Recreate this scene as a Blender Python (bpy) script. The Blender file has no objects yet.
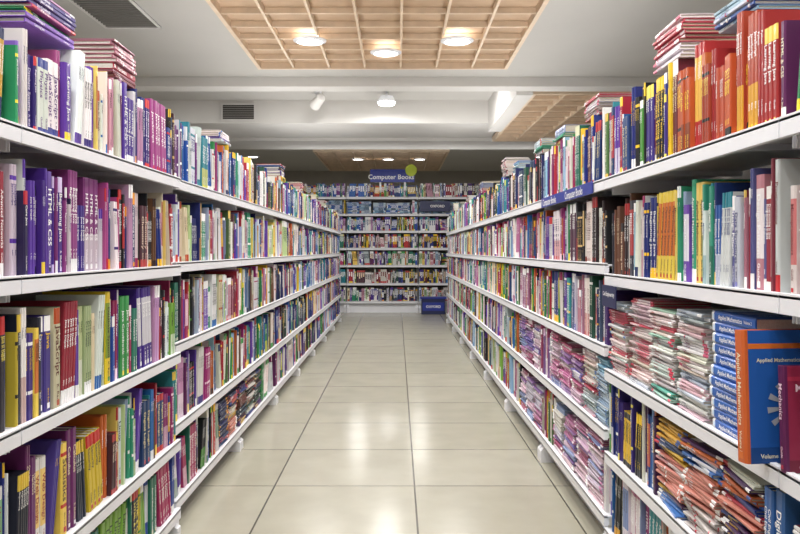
import bpy, math, random
from mathutils import Vector
rng = random.Random(7)
scene = bpy.context.scene
try:
    scene.view_settings.view_transform = 'Standard'
except Exception: pass

CAMZ=1.08
# ------------------------------------------------------------ colour helpers
def lin(c):
    return tuple((v/12.92 if v<=0.04045 else ((v+0.055)/1.055)**2.4) for v in c)
def hx(s):
    s=s.strip('#'); return lin(tuple(int(s[i:i+2],16)/255 for i in (0,2,4)))
def mix(a,b,t): return tuple(a[i]*(1-t)+b[i]*t for i in range(3))

# ------------------------------------------------------------ materials
def new_mat(name):
    m=bpy.data.materials.new(name); m.use_nodes=True
    nt=m.node_tree; return m,nt,nt.nodes['Principled BSDF']
def simple(name,col,rough=0.5,metal=0,noise=0.06,scale=6,bump=0.0,emit=None,estr=0):
    m,nt,p=new_mat(name)
    p.inputs['Roughness'].default_value=rough; p.inputs['Metallic'].default_value=metal
    tc=nt.nodes.new('ShaderNodeTexCoord'); n=nt.nodes.new('ShaderNodeTexNoise')
    n.inputs['Scale'].default_value=scale; n.inputs['Detail'].default_value=4
    nt.links.new(tc.outputs['Object'],n.inputs['Vector'])
    r=nt.nodes.new('ShaderNodeValToRGB')
    r.color_ramp.elements[0].position=0.3; r.color_ramp.elements[1].position=0.7
    r.color_ramp.elements[0].color=(*[c*(1-noise) for c in col],1)
    r.color_ramp.elements[1].color=(*[min(1,c*(1+noise)) for c in col],1)
    nt.links.new(n.outputs['Fac'],r.inputs['Fac']); nt.links.new(r.outputs['Color'],p.inputs['Base Color'])
    if bump>0:
        b=nt.nodes.new('ShaderNodeBump'); b.inputs['Strength'].default_value=bump
        b.inputs['Distance'].default_value=0.01
        nt.links.new(n.outputs['Fac'],b.inputs['Height']); nt.links.new(b.outputs['Normal'],p.inputs['Normal'])
    if emit:
        p.inputs['Emission Color'].default_value=(*emit,1); p.inputs['Emission Strength'].default_value=estr
    return m

def cover_mat():
    m,nt,p=new_mat('printed_cover')
    a=nt.nodes.new('ShaderNodeAttribute'); a.attribute_name='Col'
    nt.links.new(a.outputs['Color'],p.inputs['Base Color'])
    p.inputs['Roughness'].default_value=0.5
    p.inputs['Specular IOR Level'].default_value=0.35
    tc=nt.nodes.new('ShaderNodeTexCoord'); n=nt.nodes.new('ShaderNodeTexNoise')
    n.inputs['Scale'].default_value=45; n.inputs['Detail'].default_value=3
    nt.links.new(tc.outputs['Object'],n.inputs['Vector'])
    b=nt.nodes.new('ShaderNodeBump'); b.inputs['Strength'].default_value=0.6; b.inputs['Distance'].default_value=0.005
    nt.links.new(n.outputs['Fac'],b.inputs['Height'])
    p.inputs['Coat Weight'].default_value=0.3; p.inputs['Coat Roughness'].default_value=0.16
    nt.links.new(b.outputs['Normal'],p.inputs['Coat Normal'])
    return m
def paper_mat():
    m,nt,p=new_mat('page_block')
    a=nt.nodes.new('ShaderNodeAttribute'); a.attribute_name='Col'
    tc=nt.nodes.new('ShaderNodeTexCoord'); n=nt.nodes.new('ShaderNodeTexNoise')
    n.inputs['Scale'].default_value=300
    nt.links.new(tc.outputs['Object'],n.inputs['Vector'])
    mx=nt.nodes.new('ShaderNodeMixRGB'); mx.blend_type='MULTIPLY'; mx.inputs['Fac'].default_value=0.35
    nt.links.new(a.outputs['Color'],mx.inputs['Color1']); nt.links.new(n.outputs['Fac'],mx.inputs['Color2'])
    nt.links.new(mx.outputs['Color'],p.inputs['Base Color'])
    p.inputs['Roughness'].default_value=0.9
    return m
def floor_mat():
    m,nt,p=new_mat('glazed_floor_tiles')
    g=nt.nodes.new('ShaderNodeNewGeometry')
    mp=nt.nodes.new('ShaderNodeMapping'); mp.inputs['Location'].default_value=(-0.08+6.4,-3.52+6.4,0)
    nt.links.new(g.outputs['Position'],mp.inputs['Vector'])
    br=nt.nodes.new('ShaderNodeTexBrick'); br.offset=0; br.squash=1
    br.inputs['Scale'].default_value=1; br.inputs['Brick Width'].default_value=0.64
    br.inputs['Row Height'].default_value=0.64; br.inputs['Mortar Size'].default_value=0.004
    br.inputs['Mortar Smooth'].default_value=0.1; br.inputs['Bias'].default_value=0
    br.inputs['Color1'].default_value=(*hx('a8a596'),1); br.inputs['Color2'].default_value=(*hx('a29f8f'),1)
    br.inputs['Mortar'].default_value=(*hx('524e46'),1)
    nt.links.new(mp.outputs['Vector'],br.inputs['Vector'])
    n=nt.nodes.new('ShaderNodeTexNoise'); n.inputs['Scale'].default_value=5; n.inputs['Detail'].default_value=8
    nt.links.new(g.outputs['Position'],n.inputs['Vector'])
    mx=nt.nodes.new('ShaderNodeMixRGB'); mx.blend_type='OVERLAY'; mx.inputs['Fac'].default_value=0.15
    nt.links.new(br.outputs['Color'],mx.inputs['Color1']); nt.links.new(n.outputs['Fac'],mx.inputs['Color2'])
    nt.links.new(mx.outputs['Color'],p.inputs['Base Color'])
    p.inputs['Roughness'].default_value=0.2
    p.inputs['Specular IOR Level'].default_value=0.5
    b=nt.nodes.new('ShaderNodeBump'); b.invert=True; b.inputs['Strength'].default_value=0.3; b.inputs['Distance'].default_value=0.003
    nt.links.new(br.outputs['Fac'],b.inputs['Height']); nt.links.new(b.outputs['Normal'],p.inputs['Normal'])
    return m

M_cover=cover_mat(); M_paper=paper_mat(); M_floor=floor_mat()
M_white=simple('white_powder_coat',hx('e6e7ec'),0.38,noise=0.02)
M_panelback=simple('shelf_back_panel',hx('8a8782'),0.6)
M_ceil=simple('ceiling_paint',hx('b9b6b1'),0.85,noise=0.03,scale=1.5)
M_beam=simple('beam_paint',hx('cfccc8'),0.85,noise=0.03,scale=1.5)
M_wall=simple('wall_paint',hx('a49e96'),0.9,noise=0.03)
M_wood=simple('beech_lattice',hx('d8c2a8'),0.55,noise=0.08,scale=9)
M_woodback=simple('lattice_backing',hx('b89c80'),0.7,noise=0.08,scale=4)
M_dark=simple('dark_grille',hx('35322f'),0.6)
M_lamp=simple('lamp_diffuser',hx('ffffff'),0.5,emit=(1.0,0.98,0.93),estr=8)
M_blue=simple('sign_blue',hx('1d2f8f'),0.4)
M_txt=simple('sign_white',hx('f4f4f4'),0.5,noise=0.0)
M_lime=simple('sign_lime',hx('b8c832'),0.45)
M_navy=simple('sign_navy',hx('1a2350'),0.4)

# ------------------------------------------------------------ word meshes
def word_mesh(s,offset=0.012):
    cu=bpy.data.curves.new('w','FONT'); cu.body=s; cu.size=1; cu.resolution_u=2; cu.offset=offset
    cu.fill_mode='FRONT'
    ob=bpy.data.objects.new('w',cu); scene.collection.objects.link(ob)
    dg=bpy.context.evaluated_depsgraph_get(); dg.update()
    me=bpy.data.meshes.new_from_object(ob.evaluated_get(dg))
    vs=[(v.co.x,v.co.y) for v in me.vertices]; fs=[tuple(p.vertices) for p in me.polygons]
    bpy.data.objects.remove(ob); bpy.data.curves.remove(cu); bpy.data.meshes.remove(me)
    x0=min(v[0] for v in vs); x1=max(v[0] for v in vs)
    vs=[(v[0]-x0,v[1]) for v in vs]
    return vs,fs,x1-x0
TITLES=['Java','Learning Java','C++ Primer','Programming','Data Structures','Networking','Operating Systems','Database Systems',
 'Algorithms','Web Design','Computer Graphics','Linux','Python','Compilers','Digital Logic','Physics','Applied Mathematics',
 'Engineering','Statistics','HTML & CSS','Software Testing','Security','Hardware','Microprocessors','Java in Depth',
 'Chemistry','Electronics','Calculus','Mechanics','Civil Engineering','Structures','Design Patterns','Java Cookbook','Core Java','Beginning Java','Programming in Java','JavaScript','Advanced Networks','Data Mining','Neural Networks']
JT=['Java','Learning Java','Java in Depth','Java Cookbook','Core Java','Beginning Java','Programming in Java','JavaScript','HTML & CSS']
AUTH=['K. Rao','Fourth Edition','Black Book','S. Mehta','Guide','Bible','Volume 2','A. Shah']
WORDS={t:word_mesh(t) for t in TITLES+AUTH+['Computer Books','OXFORD','MATHEMATICS']}

# ------------------------------------------------------------ mesh builder
class Builder:
    def __init__(s,origin=(0,0,0),rot='B'):
        s.v=[];s.f=[];s.c=[];s.m=[];s.o=origin;s.rot=rot
    def tw(s,p):
        x,y,z=p; ox,oy,oz=s.o
        if s.rot=='L': return (ox-y,oy+x,oz+z)
        if s.rot=='R': return (ox+y,oy-x,oz+z)
        return (ox+x,oy+y,oz+z)
    def add(s,pts,faces,cols,mat=0):
        n=len(s.v); s.v.extend(s.tw(p) for p in pts)
        for i,f in enumerate(faces):
            s.f.append(tuple(k+n for k in f)); s.c.append(cols[i] if isinstance(cols,list) else cols); s.m.append(mat)
    def box(s,x0,x1,y0,y1,z0,z1,col=(1,1,1),mat=0,T=None):
        pts=[(x,y,z) for z in (z0,z1) for y in (y0,y1) for x in (x0,x1)]
        if T: pts=[T(*p) for p in pts]
        s.add(pts,BF,col,mat)
    def obj(s,name,mats,parent=None,bevel=0):
        me=bpy.data.meshes.new(name); me.from_pydata(s.v,[],s.f)
        for m in mats: me.materials.append(m)
        me.polygons.foreach_set('material_index',s.m)
        at=me.color_attributes.new('Col','FLOAT_COLOR','CORNER')
        buf=[]
        for f,c in zip(s.f,s.c): buf.extend((c[0],c[1],c[2],1.0)*len(f))
        at.data.foreach_set('color',buf)
        me.update()
        ob=bpy.data.objects.new(name,me); scene.collection.objects.link(ob)
        if parent: ob.parent=parent
        if bevel:
            b=ob.modifiers.new('b','BEVEL'); b.width=bevel; b.segments=2; b.limit_method='ANGLE'
        return ob
BF=[(0,2,3,1),(4,5,7,6),(0,1,5,4),(2,6,7,3),(0,4,6,2),(1,3,7,5)]

CREAM=[hx('d6cfbc'),hx('dfdacf'),hx('c9bfa4'),hx('e1dfd8')]
def D(b,t,a): return (hx(b),hx(t),hx(a))
PAL={
'java':[D('643ca6','f2f2f2','f0d040'),D('4c2e90','f0f0f0','e8e8e8'),D('3a2a78','f5f0ff','d04040'),D('1d2a6c','ffffff','f0a020'),
        D('14151a','f0f0f0','c03030'),D('e4e2e2','5a2a7a','404a90'),D('6a2a60','f4e8d0','f0f0f0'),D('805ab8','ffffff','f0e060'),D('e8e6e4','1a1a60','5a3a96'),D('2a8a5a','ffffff','f0e040'),D('a84a88','ffffff','c02030'),D('c090b8','402050','ffffff'),D('ecebe8','202020','3a2a78')],
'purple':[D('5c36a0','f2f2f2','f0f0f0'),D('4c2c8c','f4f0ff','f0d040'),D('442884','ffffff','d8c8f0'),D('704cb0','ffffff','1a1a3a'),D('2c2250','ffffff','c03040'),D('6a2a6a','f8e8f8','f0f0f0'),D('dcd8e0','402080','6238ac'),D('8a3a80','ffffff','f0f0f0')],
'mix':[D('e6e4e0','1f2a5a','c0282c'),D('1b2c78','f0f0f0','f0c020'),D('12141a','f5f5f5','d8a020'),D('a81e34','ffffff','f4d040'),
       D('e0bc2c','1a1a1a','c02020'),D('288448','ffffff','f0e040'),D('dedacc','a02028','203060'),D('5c369c','f0f0f0','ffffff'),
       D('6a4a34','f4ead0','201010'),D('266ab0','ffffff','f0f0f0'),D('c0602c','ffffff','202020'),D('90b8d4','102040','ffffff'),
       D('308c98','ffffff','f0d050'),D('bcb8ae','202020','8a2030'),D('50303a','f0d8c0','b04040'),D('942a70','ffffff','f0d0e0'),
       D('4a6a3a','f0f0d0','e0c060'),D('7a88a8','ffffff','202040'),D('b06c94','ffffff','f0f0f0'),D('224074','f0e0a0','c03030'),D('e0e0e2','303030','2a6ab0'),D('ecebe6','a02028','38984a'),D('dcd6d8','302060','a02a5e')],
'dark':[D('16181f','f0f0f0','c02a2a'),D('1c2458','ffffff','e0b030'),D('3a1a20','f0e0c0','c0a060'),D('1f4a3c','f0f0e0','e0e0e0'),
        D('24242a','e8c840','e8c840'),D('60201c','ffffff','e0c080'),D('dcd8d0','202020','a02020'),D('2a3f8a','ffffff','c02030'),D('3a4a60','ffffff','f0f0f0'),D('4a2a6a','ffffff','f0d060'),D('e4e2e0','303060','c02a2a')],
'light':[D('e8e6e0','1f2a5a','c0282c'),D('dccfb0','5a2018','b04a20'),D('eaeae8','202020','2a6ab0'),D('c8d4de','102040','d04030'),
         D('e0c468','202020','a02020'),D('b4c894','204020','f0f0f0'),D('1c2460','ffffff','e0b030'),D('a02a3c','ffffff','f0f0f0'),D('a0b2d0','202050','ffffff'),D('6844a8','ffffff','f0f0f0'),D('cc98ac','501030','ffffff'),D('389676','ffffff','ffffff')],
'green':[D('389048','ffffff','f0e030'),D('86b848','102010','ffffff'),D('16181f','f0f0f0','60b040'),D('e0c42e','1a1a1a','308030'),
         D('a02a5e','ffffff','ffe0f0'),D('2a4aa0','ffffff','f0f0f0'),D('e2e2de','a02028','308050'),D('b02a2c','ffffff','f0c020'),D('5a3698','ffffff','f0f0f0'),D('30303a','f0e060','c03030'),D('2a7460','ffffff','e0e0c0'),D('e4e4e4','202060','38984a')],
'orange':[D('c4582e','ffe040','202020'),D('c86a34','201410','f2c81e'),D('b4442a','ffffff','f2c81e'),D('c4582e','ffe040','202020'),D('a84028','ffe060','202020'),D('c4582e','ffffff','202020'),D('b0503a','f0f0f0','1a1a1a'),D('a82c2c','ffffff','f0d060')],
'yellow':[D('dcb82c','201a10','202020'),D('14141a','f0c820','f0c820'),D('1c2c7a','f0c820','ffffff'),D('b03424','ffffff','f2c81e'),D('3a2a7a','ffffff','f0e060'),D('6a1a2a','f0e0c0','f0f0f0'),D('4a8a3a','ffffff','f0f0f0')],
'ylight':[D('dcc040','201a10','202020'),D('e4c854','402010','c03020'),D('4a3a8a','f0c820','ffffff'),D('e2e0d8','a03030','f2c81e'),D('7a9a4a','ffffff','f0e060'),D('6a2a6a','f0e0c0','f0f0f0'),D('e8e6e2','202050','a03030'),D('22283a','f0f0f0','e0c040')],
'teal':[D('2a8090','ffffff','f0e040'),D('2a5aaa','ffffff','f0f0f0'),D('3a987e','ffffff','203020'),D('6a2a7a','f0e0f0','ffffff'),D('203a7a','ffffff','f0d060'),D('dce0e2','203a7a','2a8090')],
'brown':[D('4a2a28','f0d8a0','c08030'),D('2a1c20','f0f0f0','a02020'),D('6a4434','f4e0c0','202020'),D('1a1c22','e0c080','e0c080'),D('5a3a4a','ffffff','f0f0f0'),D('3a3a44','ffffff','c04040'),D('d8d4cc','502020','803020')],
'redwhite':[D('e0ded8','a82028','a82028'),D('a02c40','ffffff','f0eeea'),D('dcd8d6','702028','c02a30'),D('7a2a3a','ffffff','e0c060'),D('c0c0d0','303070','8080c0'),D('b87a8c','ffffff','ffffff'),D('5a5a94','ffffff','f0f0f0')],
'mags':[D('e4d4d4','a02840','c03048'),D('dcd8d5','404060','c03050'),D('e4e0da','b02838','5a7ab0'),D('d4b4ba','602030','f0f0f0'),D('c05060','ffffff','f0f0f0'),D('dcd6c6','a02820','c83a3a'),D('b8a4aa','ffffff','c84460'),D('bcc8d0','203050','f0f0f0'),D('e8e2e4','803060','d06080')],
'purp':[D('8a62a0','ffffff','e8c8e8'),D('b8709e','ffffff','f0e0e8'),D('7262b4','ffffff','f0f0f0'),D('dcc0d0','603060','ffffff'),D('8a98c8','202050','ffffff'),D('d0c8d6','404060','c070a0'),D('a84a70','ffffff','ffffff'),D('e4dcde','a03050','ffffff')],
'mint':[D('58a898','103030','f0f0e8'),D('9cc4b4','204038','e04060'),D('ccd6d0','b03040','e04060'),D('c45060','ffffff','e0f0f0'),D('dcd8d4','a02840','ffffff')],
'maths':[D('1f5ab0','ffffff','8fc0f0'),D('1f5ab0','ffffff','8fc0f0'),D('2a66bc','ffffff','c8e0f8')],
'oranblue':[D('c0602f','ffffff','204a90'),D('24408a','f0d060','e06a2a'),D('1c2456','ffffff','e0a030'),D('d0a43c','202020','204a90'),D('b83a4a','ffffff','f0f0f0'),D('4a2a5a','f0c040','ffffff'),D('20365e','ffffff','c03040'),D('d0887a','ffffff','f0f0f0'),D('e0d8d0','a03040','c03040'),D('3a6aa8','ffffff','f0f0f0')],
'blue':[D('8ab0d0','102040','ffffff'),D('a8c4d8','102040','3060a0'),D('3a6ab8','ffffff','f0f0f0'),D('c8d4de','2050a0','c03030')],
}
WID={'orange':[.009,.012,.014,.017],'yellow':[.008,.012,.016,.02],'purp':[.006,.008,.01,.014]}
def design(palname,r,hmax=0.262,thin=False):
    b,t,a=r.choice(PAL[palname])
    j=r.uniform(0.76,1.12); b=tuple(min(1,c*j*r.uniform(.93,1.07)) for c in b)
    h=min(r.choice([0.18,0.195,0.205,0.215,0.228,0.235,0.24,0.243,0.248,0.255,0.268])+r.uniform(-.005,.005),hmax)
    th=r.choice(WID.get(palname,[0.005,0.006,0.008,0.009,0.01,.012,.014,.016,.020,.026,.034])) if not thin else r.uniform(0.006,0.012)
    bands=[]
    k=r.random()
    if k<0.22: bands=[(0.0,0.14,a)]
    elif k<0.38: bands=[(0.84,1.0,a)]
    elif k<0.5: bands=[(0.0,0.1,a),(0.88,1.0,a)]
    elif k<0.62: bands=[(0.30,0.34,a),(.86,.9,a)]
    elif k<0.72: bands=[(0.0,0.4,mix(b,a,0.5))]
    elif k<0.78: bands=[(0.28,0.88,mix(b,a,0.75))]
    return dict(b=b,t=t,a=a,h=h,th=th,d=r.uniform(0.165,0.185),bands=bands,title=r.choice(JT if palname in('java','purple') and r.random()<.8 else TITLES),auth=r.choice(AUTH),ts=r.uniform(0.5,0.75),cream=r.choice(CREAM))

def place_book(B,ds,x,y,z,mode='U',lean=0.0,detail=2,yaw=0.0,r=rng,th=None,art=False):
    t=th or ds['th']; h=ds['h']; d=ds['d']; cs,sn=math.cos(lean),math.sin(lean); up=max(0,t*sn)
    cy,sy=math.cos(yaw),math.sin(yaw)
    if mode=='U':
        def T(a,yy,e): return (x+a*cs+e*sn, y+yy, z+up-a*sn+e*cs)
    elif mode=='F':
        def T(a,yy,e):
            ex,ey=e-h/2,yy-d/2
            return (x+h/2+ex*cy-ey*sy, y+d/2+ex*sy+ey*cy, z+a)
    else: # 'C' front cover faces -y, leaning back by lean
        def T(a,yy,e):
            py=(t-a); return (x+yy, y+py*cs+e*sn, z+e*cs-py*sn+t*abs(sn))
    c=0.0013 if detail>0 else 0.0
    base=ds['b']
    B.box(0,c+.0004,.003,d,0,h,base,0,T); B.box(t-c-.0004,t,.003,d,0,h,base,0,T)
    B.box(c+.0006,t-c-.0006,.003,d-.004,.003,h-.003,ds['cream'],1,T)
    aa=[0,.18*t,.82*t,t]; yy=[.0035,0.0,0.0,.0035]
    es=sorted({0.0,1.0}|{q for b in ds['bands'] for q in b[:2]})
    pts=[];fs=[];cl=[]
    for e in es:
        for i in range(4): pts.append(T(aa[i],yy[i],e*h))
    for k in range(len(es)-1):
        mid=(es[k]+es[k+1])/2; col=base
        for b in ds['bands']:
            if b[0]<mid<b[1]: col=b[2]
        for i in range(3): fs.append((k*4+i,k*4+i+1,k*4+4+i+1,k*4+4+i)); cl.append(col)
    n=len(pts)-4; fs+= [(0,1,2,3),(n,n+3,n+2,n+1)]; cl+=[base,base]
    B.add(pts,fs,cl,0)
    def txt(word,e0,span,frac,col):
        vs,f2,w=WORDS[word]
        s_=min(frac*t/0.72,span*h/w)
        off=-0.0006
        if mode=='F': P=[T(t/2+(q[1]-.34)*s_,off,h-(e0*h)+q[0]*s_) for q in vs]
        else: P=[T(t/2+(q[1]-.34)*s_,off,e0*h-q[0]*s_) for q in vs]
        B.add(P,f2,col,0)
    if detail>=2:
        txt(ds['title'],0.83,0.55,ds['ts'],ds['t'])
        if t>0.011: txt(ds['auth'],0.24,0.17,0.33,ds['t'])
        if t>0.016:
            B.add([T(t*.3,-.0007,.03*h),T(t*.7,-.0007,.03*h),T(t*.7,-.0007,.03*h+t*.4),T(t*.3,-.0007,.03*h+t*.4)],[(0,1,2,3)],ds['a'])
    elif detail>=0:
        n=3 if detail==0 else r.randint(5,9); e=0.82*h; hw=t*ds['ts']*0.42
        for i in range(n):
            L=r.uniform(.006,.014)*(1 if detail else 2.5)
            if e-L<0.3*h: break
            B.add([T(t/2-hw,-.0006,e-L),T(t/2+hw,-.0006,e-L),T(t/2+hw,-.0006,e),T(t/2-hw,-.0006,e)],[(0,1,2,3)],ds['t'])
            e-=L+r.choice([.002,.003,.006])
    if mode=='F' and art or mode=='C':
        at=t+.0004
        def rect(u0,u1,v0,v1,col,o=0):
            B.add([T(at+o,u0*d,v0*h),T(at+o,u1*d,v0*h),T(at+o,u1*d,v1*h),T(at+o,u0*d,v1*h)],[(0,1,2,3)],col)
        if 'cov' in ds:
            rect(.05,1,0,1,ds['cov']); at+=.0003
            rect(.05,1,.0,.12,mix(ds['cov'],(0,0,0),.4)); rect(.05,1,.86,.9,ds['a'])
            cx,cyy,rr=.55,.42,.30
            for q in range(12):
                a0=q*math.pi/6; a1=a0+.22
                P=[(cx+rr*.3*math.cos(a0),cyy+rr*.2*math.sin(a0)),(cx+rr*math.cos(a0),cyy+rr*.7*math.sin(a0)),(cx+rr*math.cos(a1),cyy+rr*.7*math.sin(a1)),(cx+rr*.3*math.cos(a1),cyy+rr*.2*math.sin(a1))]
                B.add([T(at+.0003,u*d,v*h) for u,v in P],[(0,1,2,3)],mix(ds['cov'],ds['t'],.45))
            vs,f2,w=WORDS[ds['title']]; s_=.5*d/w
            B.add([T(at+.0006,.14*d+q[0]*s_,.76*h+q[1]*s_) for q in vs],f2,ds['t'])
        else:
            rect(.12,.94,.04,.26,ds['a']); rect(.14,.9,.34,.60,mix(ds['b'],ds['t'],.25))
            vs,f2,w=WORDS[ds['title']]; s_=min(.75*d/w,.1*h)
            B.add([T(at+.0006,.14*d+q[0]*s_,.74*h+q[1]*s_) for q in vs],f2,ds['t'])
        vs,f2,w=WORDS[ds['auth']]; s_=min(.4*d/w,.045*h)
        B.add([T(at+.0006,.16*d+q[0]*s_,.04*h+q[1]*s_) for q in vs],f2,ds['t'])

def stack(B,x,y,z,height,pal,r,detail,n=None,th=None,ln=None,thin=False,same=0.6,messy=0.03):
    zz=z; ds=design(pal,r); k=0
    L=ln or r.uniform(.205,.245)
    dx=0; dr=r.uniform(-.0012,.0012)
    while zz<z+height:
        if r.random()>same or k==0:
            ds=design(pal,r,thin=thin)
        ds=dict(ds); ds['h']=L*r.uniform(.96,1.0)
        t=th*r.uniform(.9,1.1) if th else ds['th']
        if zz+t>z+height+.004: break
        place_book(B,ds,x+dx+r.uniform(-.005,.005),y+r.uniform(0,.016),zz,'F',0,detail,r.uniform(-messy,messy),r,th=t,art=True if zz+2*t>z+height or not thin else False)
        zz+=t+.0006; k+=1; dx=max(-.012,min(.012,dx+dr+r.uniform(-.001,.001)))
    return L

def fill(B,x0,x1,y,z,clear,segs,r,detail,messy=.05,full=(.74,.95),leanp=.07,leanmax=.14):
    x=x0; tops=[]
    while x<x1-.007:
        fr=(x-x0)/(x1-x0)
        for fe,pal,kind in segs:
            if fr<=fe: break
        if kind=='F':
            L=r.uniform(.19,.225)
            if x+L+.01>x1 and x1-x>.16: L=x1-x-.02
            if x+L+.01>x1: kind='U'
            else:
                stack(B,x+.006,y+.012,z,clear*r.uniform(*full),pal,r,detail,th=r.uniform(.0055,.0095),ln=L,thin=True,same=.68,messy=messy)
                x+=L+.014; continue
        ds=design(pal,r,hmax=min(.272,clear-.014)); n=r.choice([1,1,1,1,2,2,3])
        if pal in('orange','maths','purp'): n+=1
        lean=0
        q=r.random()
        if q<leanp: lean=r.choice([-1,1])*r.uniform(.04,leanmax); n+=3
        if lean<0: x+=ds['h']*math.sin(-lean)*.9
        yj=y+.012+r.uniform(0,.016)
        for i in range(n):
            w=ds['th']/math.cos(lean)
            if x+w+max(0,ds['h']*math.sin(lean))>x1: 
                if i==0: x=x1
                break
            place_book(B,ds,x,yj+r.uniform(0,.005),z,'U',lean,detail,0,r)
            tops.append((x,x+w,ds['h'])); x+=w+.0006
        if lean>0: x+=ds['h']*math.sin(lean)*.95
        if r.random()<.02: x+=r.uniform(.005,.025)
    return tops

# ------------------------------------------------------------ shelf unit
UL=1.24
def shelf_unit(origin,rot,zs,depth,length=UL,top=1.64,feet=True):
    B=Builder(origin,rot)
    for i,z in enumerate(zs):
        g=.0025
        B.box(g,length-g,0.0,depth,z-.006,z)
        B.box(g,length-g,0.0,.014,z-.036,z+.004)
        B.box(g,length-g,.014,.019,z-.030,z-.006)
        B.box(.006,.009,.03,depth,z-.055,z-.006)
        B.box(length-.009,length-.006,.03,depth,z-.055,z-.006)
        B.box(.3,.33,.02,depth,z-.02,z-.006); B.box(length-.33,length-.3,.02,depth,z-.02,z-.006)
    B.box(0,.03,depth,depth+.05,0,top); B.box(length-.03,length,depth,depth+.05,0,top)
    for k in range(int(top/.05)):
        B.box(.013,.017,depth-.001,depth,.02+k*.05,.045+k*.05,mat=2)
    B.box(.03,length-.03,depth+.012,depth+.02,.06,top-.02,mat=1)
    B.box(.03,length-.03,.07,.082,0.0,zs[-1]-.036)
    for fx in (.004,length-.044):
        zt=zs[-1]-.036
        pts=[(fx,.0,0),(fx+.04,.0,0),(fx+.04,depth+.05,0),(fx,depth+.05,0),(fx,.0,zt*.55),(fx+.04,.0,zt*.55),(fx+.04,.05,zt),(fx,.05,zt),(fx+.04,depth+.05,zt),(fx,depth+.05,zt)]
        B.add(pts,[(0,3,2,1),(0,1,5,4),(4,5,6,7),(7,6,8,9),(0,4,7,9,3),(1,2,8,6,5),(2,3,9,8)],(1,1,1))
    return B.obj('bookshelf',[M_white,M_panelback,M_dark],bevel=.0015)

XL,XR=-.82,.73
ZL1=[1.35,1.02,.69,.36,.10]; ZL2=[1.35,1.03,.72,.41,.12]
ZR1=[1.33,.994,.66,.37,.10]; ZR2=[1.33,1.03,.74,.445,.14]
LY=[1.68-UL+i*UL for i in range(9)]
RY=[2.71-UL+i*UL for i in range(-1,8)]
def clearances(zs): return [.32]+[zs[i-1]-.036-zs[i] for i in range(1,len(zs))]

def piles(B,tops,L,z,r,detail,spots):
    for (px,pal,hh,ln) in spots:
        top=max([h for a,b,h in tops if b>px-.03 and a<px+ln+.03] or [.25])
        stack(B,px,.03,z+top+.002,hh,pal,r,detail,ln=ln,same=.5,thin=(pal in('mags','blue')))

# LEFT
for i,y0 in enumerate(LY):
    zs=ZL1 if i<2 else ZL2; ox=XL+(.0 if i<2 else -.02)
    shelf_unit((ox,y0,0),'L',zs,.34)
    B=Builder((ox,y0,0),'L'); det=2 if i<4 else (1 if i<6 else 0)
    cl=clearances(zs); r=random.Random(100+i)
    for k,z in enumerate(zs):
        segs=[(1,'mix','U')]
        if i<=1: segs=[[(.35,'java','U'),(.5,'light','U'),(.8,'java','U'),(.9,'teal','U'),(1,'dark','U')],[(.42,'purple','U'),(.65,'java','U'),(.85,'mix','U'),(1,'light','U')],
                      [(.14,'ylight','U'),(.4,'light','U'),(.65,'green','U'),(.85,'java','U'),(1,'green','U')],[(.3,'ylight','U'),(.5,'mix','U'),(.7,'light','U'),(1,'mix','U')],[(1,'green','U')]][k]
        elif i==2: segs=[[(.5,'teal','U'),(1,'mix','U')],[(.5,'light','U'),(1,'mix','U')],[(.3,'green','U'),(.8,'light','U'),(1,'redwhite','U')],[(.4,'java','U'),(1,'mix','U')],[(.6,'green','U'),(.85,'oranblue','F'),(1,'mix','U')]][k]
        elif i==3: segs=[[(.4,'light','U'),(1,'dark','U')],[(1,'light','U')],[(1,'mix','U')],[(1,'mix','U')],[(.4,'dark','F'),(1,'mix','U')]][k]
        else: segs=[(.5,r.choice(['mix','dark','light','java']),'U'),(1,r.choice(['mix','teal','light','green']),'U')]
        lp,lm=(.07,.14)
        if k==4: lp,lm=(.45,.32)
        elif k==3 and i>=1: lp,lm=(.16,.2)
        tops=fill(B,.012,UL-.012,0,z,min(cl[k],.30),segs,r,det,leanp=lp,leanmax=lm)
        if k==0:
            if i==1: sp=[(.10,'java',.09,.26),(.66,'redwhite',.11,.2)]
            elif i==0: sp=[(.3,'mix',.08,.24),(.9,'light',.1,.24)]
            elif i==2: sp=[(.9,'light',.06,.22)]
            else: sp=[(r.uniform(.05,.9),r.choice(['light','mix','mags']),r.uniform(.04,.13),.22)] if r.random()<.85 else []
            piles(B,tops,UL,z,r,det,sp)
    B.obj('shelved_books',[M_cover,M_paper])
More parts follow.
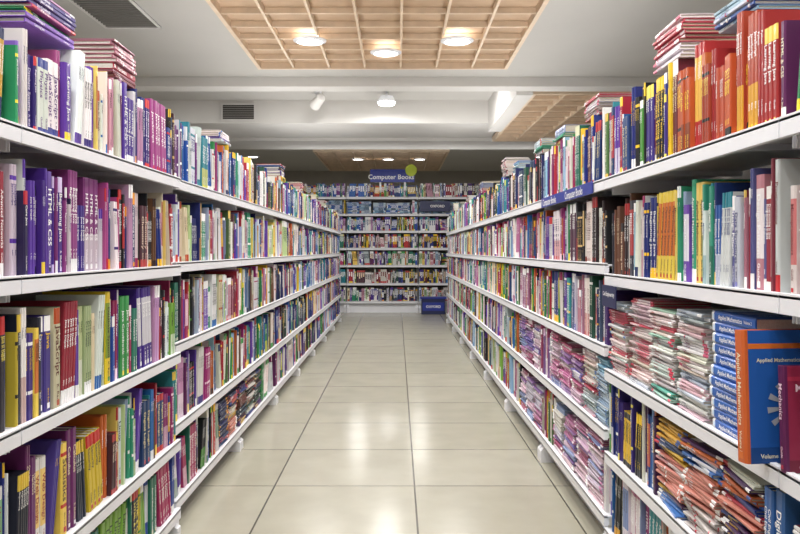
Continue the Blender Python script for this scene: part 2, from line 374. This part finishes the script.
# RIGHT (local x runs towards the camera)
for i,y0 in enumerate(RY):
    zs=ZR1 if i<2 else ZR2
    shelf_unit((XR,y0+UL,0),'R',zs,.34)
    B=Builder((XR,y0+UL,0),'R'); det=2 if i<4 else (1 if i<6 else 0)
    cl=clearances(zs); r=random.Random(300+i)
    for k,z in enumerate(zs):
        segs=[(1,'mix','U')]; x0s=.012
        if i==1: segs=[[(.2,'mix','U'),(.48,'yellow','U'),(.95,'orange','U'),(1,'java','U')],[(.2,'brown','U'),(.35,'mix','U'),(.5,'ylight','U'),(.65,'light','U'),(.8,'teal','U'),(1,'redwhite','U')],
                       [(1,'mags','F')],[(.25,'yellow','U'),(.38,'oranblue','U'),(.8,'oranblue','F'),(1,'oranblue','F')],[(1,'mix','U')]][k]
        elif i==0: segs=[[(1,'java','U')],[(1,'redwhite','U')],[(1,'redwhite','U')],[(1,'yellow','F')],[(1,'mix','U')]][k]
        elif i==2: segs=[[(.4,'mix','U'),(.7,'green','U'),(1,'mix','U')],[(.5,'mix','U'),(1,'brown','U')],[(.5,'mix','U'),(.75,'redwhite','U'),(1,'dark','U')],[(.15,'purp','U'),(.6,'purp','F'),(.8,'mags','F'),(1,'blue','F')],[(.2,'mix','U'),(1,'purp','F')]][k]
        elif i==3: segs=[[(1,'dark','U')],[(1,'mix','U')],[(1,'mix','U')],[(.4,'mix','U'),(1,'purp','F')],[(.4,'mix','U'),(1,'purp','F')]][k]
        else: segs=[(.5,r.choice(['mix','dark','light','java']),'U'),(1,r.choice(['mix','teal','light','green']),'U')]
        if i==0 and k==2: x0s=.34
        if i==1 and k==2:
            for (sx,pl,hh,LL) in ((.015,'mags',.24,.20),(.235,'mags',.265,.20),(.455,'mint',.25,.19),(.665,'mags',.262,.195)):
                stack(B,sx,.012,z,hh,pl,r,2,th=r.uniform(.006,.0085),ln=LL,thin=True,same=.65,messy=.06)
            ds=design('maths',r); ds['title']='Applied Mathematics'; ds['h']=.225; ds['d']=.185; ds['bands']=[(0,.06,hx('f0f0f0'))]; ds['ts']=.55
            zz=z
            for q in range(11):
                ds=dict(ds); ds['b']=PAL['maths'][q%3][0]
                place_book(B,ds,.885+r.uniform(-.006,.006),.010+r.uniform(0,.012),zz,'F',0,2,r.uniform(-.03,.03),r,th=.0245,art=True); zz+=.0252
            continue
        tops=fill(B,x0s,UL-.012,0,z,min(cl[k],.30),segs,r,det,messy=.12 if (i==1 and k==3) else .05,leanp=.2 if k==4 else .07)
        if k==0:
            if i==1: sp=[(.42,'mags',.12,.22),(.86,'blue',.05,.2)]
            elif i==2: sp=[(.2,'light',.07,.2),(.8,'mags',.08,.22)]
            elif i==3: sp=[(.1,'blue',.07,.2),(.9,'light',.08,.22)]
            else: sp=[(r.uniform(.05,.9),r.choice(['light','mix','mags']),r.uniform(.04,.13),.22)]
            piles(B,tops,UL,z,r,det,sp)
    B.obj('shelved_books',[M_cover,M_paper])
# BACK
ZB=[1.99,1.70,1.41,1.115,.82,.51,.20]
for i,x0 in enumerate([-3.36,-2.11,-.87,.37,1.61,2.85]):
    shelf_unit((x0,13.2,0),'B',ZB,.32,top=2.1)
    B=Builder((x0,13.2,0),'B'); r=random.Random(500+i)
    for k,z in enumerate(ZB):
        segs=[(.3,r.choice(['mix','light','blue','yellow','teal']),'U'),(.6,r.choice(['mix','redwhite','yellow','java']),r.choice('UUF')),(1,r.choice(['mix','dark','teal','green','java']),'U')]
        if k==1: segs=[(.8,'blue','F'),(1,'mix','U')]
        fill(B,.012,UL-.012,0,z,.25,segs,r,0)
    B.obj('shelved_books',[M_cover,M_paper])

# ------------------------------------------------------------ face-out books at right
def single(name,ds,loc,mode,lean=0,th=.02,yaw=0):
    B=Builder((0,0,0),'B'); place_book(B,ds,0,0,0,mode,lean,2,0,rng,th=th,art=True)
    ob=B.obj(name,[M_cover,M_paper]); ob.location=loc; ob.rotation_euler=(0,0,yaw); return ob
d1=dict(b=hx('c8602c'),t=hx('f0e8c8'),a=hx('d8702c'),cov=hx('2058a8'),h=.26,th=.045,d=.185,bands=[],title='Applied Mathematics',auth='Volume 2',ts=.5,cream=CREAM[0])
single('mathematics_textbook',d1,(.682,1.50,.6602),'C',.05,.034,.12)
d2=dict(b=hx('5a1a4a'),t=hx('f0d0e0'),a=hx('a82a48'),cov=hx('8a2040'),h=.20,th=.02,d=.165,bands=[],title='Mechanics',auth='Guide',ts=.6,cream=CREAM[0])
single('mechanics_textbook',d2,(.728,1.44,.6602),'C',.05,.02,.06)

# ------------------------------------------------------------ signs
def text_obj(word,size,loc,rot,mat,parent):
    vs,f,w=WORDS[word]; me=bpy.data.meshes.new('lettering'); me.from_pydata([((v[0]-w/2)*size,(v[1]-.34)*size,0) for v in vs],[],f)
    me.materials.append(mat); ob=bpy.data.objects.new('lettering',me); scene.collection.objects.link(ob)
    ob.location=loc; ob.rotation_euler=rot; ob.parent=parent; return ob
def empty(name,loc):
    e=bpy.data.objects.new(name,None); e.location=loc; scene.collection.objects.link(e); return e
def part(name,x0,x1,y0,y1,z0,z1,mat,parent=None,bevel=0):
    B=Builder(); B.box(x0,x1,y0,y1,z0,z1); return B.obj(name,[mat],parent,bevel)
def cyl(name,r,h,loc,mat,parent=None,seg=40,rot=(0,0,0),r2=None):
    B=Builder(); r2=r if r2 is None else r2
    p=[(r*math.cos(a*2*math.pi/seg),r*math.sin(a*2*math.pi/seg),-h/2) for a in range(seg)]+[(r2*math.cos(a*2*math.pi/seg),r2*math.sin(a*2*math.pi/seg),h/2) for a in range(seg)]
    f=[(a,(a+1)%seg,seg+(a+1)%seg,seg+a) for a in range(seg)]+[tuple(reversed(range(seg))),tuple(range(seg,2*seg))]
    B.add(p,f,(1,1,1)); ob=B.obj(name,[mat],parent); ob.location=loc; ob.rotation_euler=rot; return ob
R90=(math.pi/2,0,0)
e=empty('computer_books_sign',(0,13.15,2.36))
part('board',-.46,.30,-.012,.012,-.12,.10,M_blue,e,.003)
part('post_1',-.3,-.27,.0,.02,-.26,-.12,M_white,e); part('post_2',.12,.15,.0,.02,-.26,-.12,M_white,e)
cyl('badge',.10,.03,(.24,-.02,.08),M_lime,e,rot=R90)
text_obj('Computer Books',.112,(-.10,-.014,-.03),R90,M_txt,e)
e=empty('publisher_sign',(.64,13.17,1.83))
part('board',-.25,.27,-.02,.0,-.09,.09,M_navy,e,.003); text_obj('OXFORD',.06,(.05,-.022,0),R90,M_txt,e)
e=empty('display_stand',(.60,12.98,0))
part('body',-.19,.21,-.08,.10,.0,.26,M_navy,e,.005); part('top_tray',-.21,.23,-.10,.12,.26,.29,M_blue,e,.004); part('panel',-.17,.19,-.084,-.08,.06,.2,M_blue,e); text_obj('OXFORD',.06,(.01,-.086,.13),R90,M_txt,e)
e=empty('aisle_label',(XR-.004,3.35,1.312))
part('strip',-.003,.0,-.5,.5,-.022,.024,M_blue,e); text_obj('Computer Books',.045,(-.0045,.3,0),(math.pi/2,0,-math.pi/2),M_txt,e)
text_obj('Computer Books',.045,(-.0045,-.2,0),(math.pi/2,0,-math.pi/2),M_txt,e)
e=empty('subject_label',(XR-.006,2.62,.925))
part('card',-.003,.0,-.085,.085,-.04,.033,M_navy,e); text_obj('Civil Engineering',.02,(-.0045,0,0.005),(math.pi/2,0,-math.pi/2),M_txt,e)

# ------------------------------------------------------------ room shell
H=lambda h: CAMZ+h
part('floor',-5,5,-3,19,-.1,0,M_floor)
part('wall_left',-5.1,-5,-3,19,0,3.4,M_wall); part('wall_right',5,5.1,-3,19,0,3.4,M_wall)
part('wall_back',-5,5,19,19.1,0,3.4,M_wall); part('wall_front',-5,5,-3.1,-3,0,3.4,M_wall)
PX0,PX1,PY0,PY1=-1.37,1.09,0.6,7.6; zc=H(1.8)
B=Builder()
B.box(-5,PX0,-3,8.0,zc,zc+.12); B.box(PX1,5,-3,8.0,zc,zc+.12); B.box(PX0,PX1,-3,PY0,zc,zc+.12); B.box(PX0,PX1,PY1,8.0,zc,zc+.12)
B.box(-5,5,8.25,10.8,H(2.1),H(2.2)); B.box(-5,5,13.6,19,H(1.95),H(2.05)); B.box(-5,5,-3,8,zc+.12,H(2.2))
B.obj('ceiling',[M_ceil])
part('ceiling_beam',-5,5,8.0,8.25,H(1.70),H(2.2),M_beam,None,.004)
part('ceiling_beam',-5,5,10.8,13.6,H(1.78),H(2.2),M_beam,None,.004)
part('ceiling_beam',1.28,1.46,8.25,10.8,H(1.66),H(2.1),M_beam)
part('ceiling_beam',-5,5,12.2,12.4,H(1.73),H(1.78),M_beam)
def lattice(x0,x1,y0,y1,z,nx,ny,bw=.02,bh=.05):
    B=Builder()
    B.box(x0,x1,y0,y1,z+bh,z+bh+.01,mat=1)
    f=.035
    B.box(x0,x0+f,y0,y1,z-.012,z+bh); B.box(x1-f,x1,y0,y1,z-.012,z+bh); B.box(x0+f,x1-f,y0,y0+f,z-.012,z+bh); B.box(x0+f,x1-f,y1-f,y1,z-.012,z+bh)
    for i in range(1,nx):
        x=x0+(x1-x0)*i/nx; B.box(x-bw/2,x+bw/2,y0+f,y1-f,z,z+bh)
    for j in range(1,ny):
        y=y0+(y1-y0)*j/ny; B.box(x0+f,x1-f,y-bw/2,y+bw/2,z+.002,z+bh-.002)
    return B.obj('ceiling_lattice_panel',[M_wood,M_woodback])
lattice(PX0,PX1,PY0,PY1,zc-.005,7,20)
lattice(1.47,3.3,8.3,11.9,H(1.69),5,10)
lattice(-1.6,1.0,14.6,18.2,H(1.88),7,10)

def vent(x,y,z,w,l):
    B=Builder(); B.box(x,x+w,y,y+l,z-.004,z,mat=1)
    for (a,b,c,d_) in ((x,x+.02,y,y+l),(x+w-.02,x+w,y,y+l),(x,x+w,y,y+.02),(x,x+w,y+l-.02,y+l)): B.box(a,b,c,d_,z-.016,z-.004)
    k=int(l/.05)
    for i in range(1,k): B.box(x+.02,x+w-.02,y+i*l/k-.006,y+i*l/k+.006,z-.014,z-.004,mat=2)
    return B.obj('ceiling_vent',[M_beam,M_dark,M_panelback])
vent(-2.35,5.2,zc,.45,1.0)
B=Builder(); B.box(-2.45,-2.0,10.785,10.8,H(1.83),H(2.04),mat=1)
B.box(-2.47,-1.98,10.775,10.785,H(1.81),H(1.835)); B.box(-2.47,-1.98,10.775,10.785,H(2.035),H(2.06)); B.box(-2.47,-2.445,10.775,10.785,H(1.835),H(2.035)); B.box(-2.005,-1.98,10.775,10.785,H(1.835),H(2.035))
for q in range(6): B.box(-2.445,-2.005,10.775,10.785,H(1.858+q*.03),H(1.866+q*.03),mat=2)
B.obj('air_grille',[M_beam,M_dark,M_panelback])

# ------------------------------------------------------------ lamps
def ring(name,ro,ri,h,parent,loc,mat,seg=40):
    B=Builder(); p=[];f=[]
    for (rr,z) in ((ri,-h),(ro,-h*.4),(ro,0),(ri,0)):
        p+=[(rr*math.cos(a*2*math.pi/seg),rr*math.sin(a*2*math.pi/seg),z) for a in range(seg)]
    for k in range(4):
        for a in range(seg):
            b=(a+1)%seg; k2=(k+1)%4; f.append((k*seg+a,k*seg+b,k2*seg+b,k2*seg+a))
    B.add(p,f,(1,1,1)); ob=B.obj(name,[mat],parent); ob.location=loc; return ob
def downlight(x,y,z,power=28,r=.108,name='recessed_downlight'):
    e=empty(name,(x,y,z))
    ring('trim_ring',r+.032,r,.02,e,(0,0,0),M_white)
    cyl('diffuser',r,.006,(0,0,-.006),M_lamp,e)
    L=bpy.data.lights.new('lamp','AREA'); L.shape='DISK'; L.size=2*r; L.energy=power; L.color=(1.0,.985,.965)
    lo=bpy.data.objects.new('lamp',L); lo.location=(0,0,-.03); lo.parent=e; scene.collection.objects.link(lo)
P=22
for y in (-1.6,1.2,3.85,6.53):  # farthest pair is in view; nearer ones are added to light the aisle
    downlight(-.74,y,zc-.018,P); downlight(.51,y,zc-.018,P)
for y in (-.3,2.4,4.6,6.92): downlight(-.1,y,zc-.018,P)  # last one is in view, the others are unseen added lamps
for y in (9.4,): downlight(-.9,y,H(2.1),P*1.6); downlight(.7,y,H(2.1),P*1.6)  # added lamps hidden by the beam, brighten the back shelf
for x in (-.8,-.18,.47): downlight(x,15.8,H(1.875),P*.7)
for x in (-3,3):  # side-bay lamps, out of view, added as extra room light
    for y in (0,3.2,6.4,9.5,16): downlight(x,y,(zc if y<8 else H(2.1) if y<10.8 else H(1.95)),P*.7)
def fill_uplight(x,y,z,pw,rz=0):  # added trough light, hidden on shelf tops, brightens the ceiling
    e=empty('added_shelf_top_fill',(x,y,z)); e.rotation_euler=(0,0,rz)
    B=Builder(); B.box(-.05,.05,-.5,.5,0,.01); B.box(-.055,-.048,-.5,.5,0,.05); B.box(.048,.055,-.5,.5,0,.05); B.box(-.055,.055,-.505,-.5,0,.05); B.box(-.055,.055,.5,.505,0,.05)
    B.obj('trough',[M_white],e)
    L=bpy.data.lights.new('lamp','AREA'); L.shape='RECTANGLE'; L.size=.08; L.size_y=.95; L.energy=pw; L.color=(1,.99,.975)
    lo=bpy.data.objects.new('lamp',L); lo.location=(0,0,.03); lo.rotation_euler=(math.pi,0,0); lo.parent=e; scene.collection.objects.link(lo)
for i in range(9):
    fill_uplight(XL-.42,LY[i]+UL/2,1.64,7 if i<7 else 10); fill_uplight(XR+.42,RY[i]+UL/2,1.64,7 if i<7 else 10)
for x in (-1.49,-.25,.99,2.23): fill_uplight(x,13.64,2.1,4,math.pi/2)  # added fill behind the back shelf, brightens the far ceiling panel
e=empty('can_ceiling_lamp',(-.14,10.2,H(2.1)))
cyl('stem',.015,.06,(0,0,-.03),M_white,e); cyl('can',.12,.08,(0,0,-.10),M_white,e,r2=.09); cyl('diffuser',.105,.035,(0,0,-.157),M_lamp,e,r2=.118)
L=bpy.data.lights.new('lamp','AREA'); L.shape='DISK'; L.size=.16; L.energy=24; L.color=(1,.985,.965)
lo=bpy.data.objects.new('lamp',L); lo.location=(0,0,-.18); lo.parent=e; scene.collection.objects.link(lo)
e=empty('ceiling_spotlight',(-1.05,10.2,H(2.1)))
cyl('mount',.05,.03,(0,0,-.015),M_white,e); cyl('arm',.012,.08,(0,0,-.06),M_white,e)
cyl('head',.075,.2,(0,.0,-.13),M_beam,e,rot=(math.radians(65),0,math.radians(35)),r2=.06)

w=bpy.data.worlds.new('world'); scene.world=w; w.use_nodes=True
w.node_tree.nodes['Background'].inputs[0].default_value=(.8,.85,.9,1); w.node_tree.nodes['Background'].inputs[1].default_value=.3

cam=bpy.data.cameras.new('camera'); co=bpy.data.objects.new('camera',cam); scene.collection.objects.link(co)
cam.sensor_width=36; cam.lens=34.6; co.location=(0,0,CAMZ); co.rotation_euler=(math.pi/2,0,0)
cam.shift_x=3/800; cam.shift_y=-17/800; cam.clip_start=.05
scene.camera=co
print('faces', sum(len(o.data.polygons) for o in scene.objects if o.type=='MESH'))
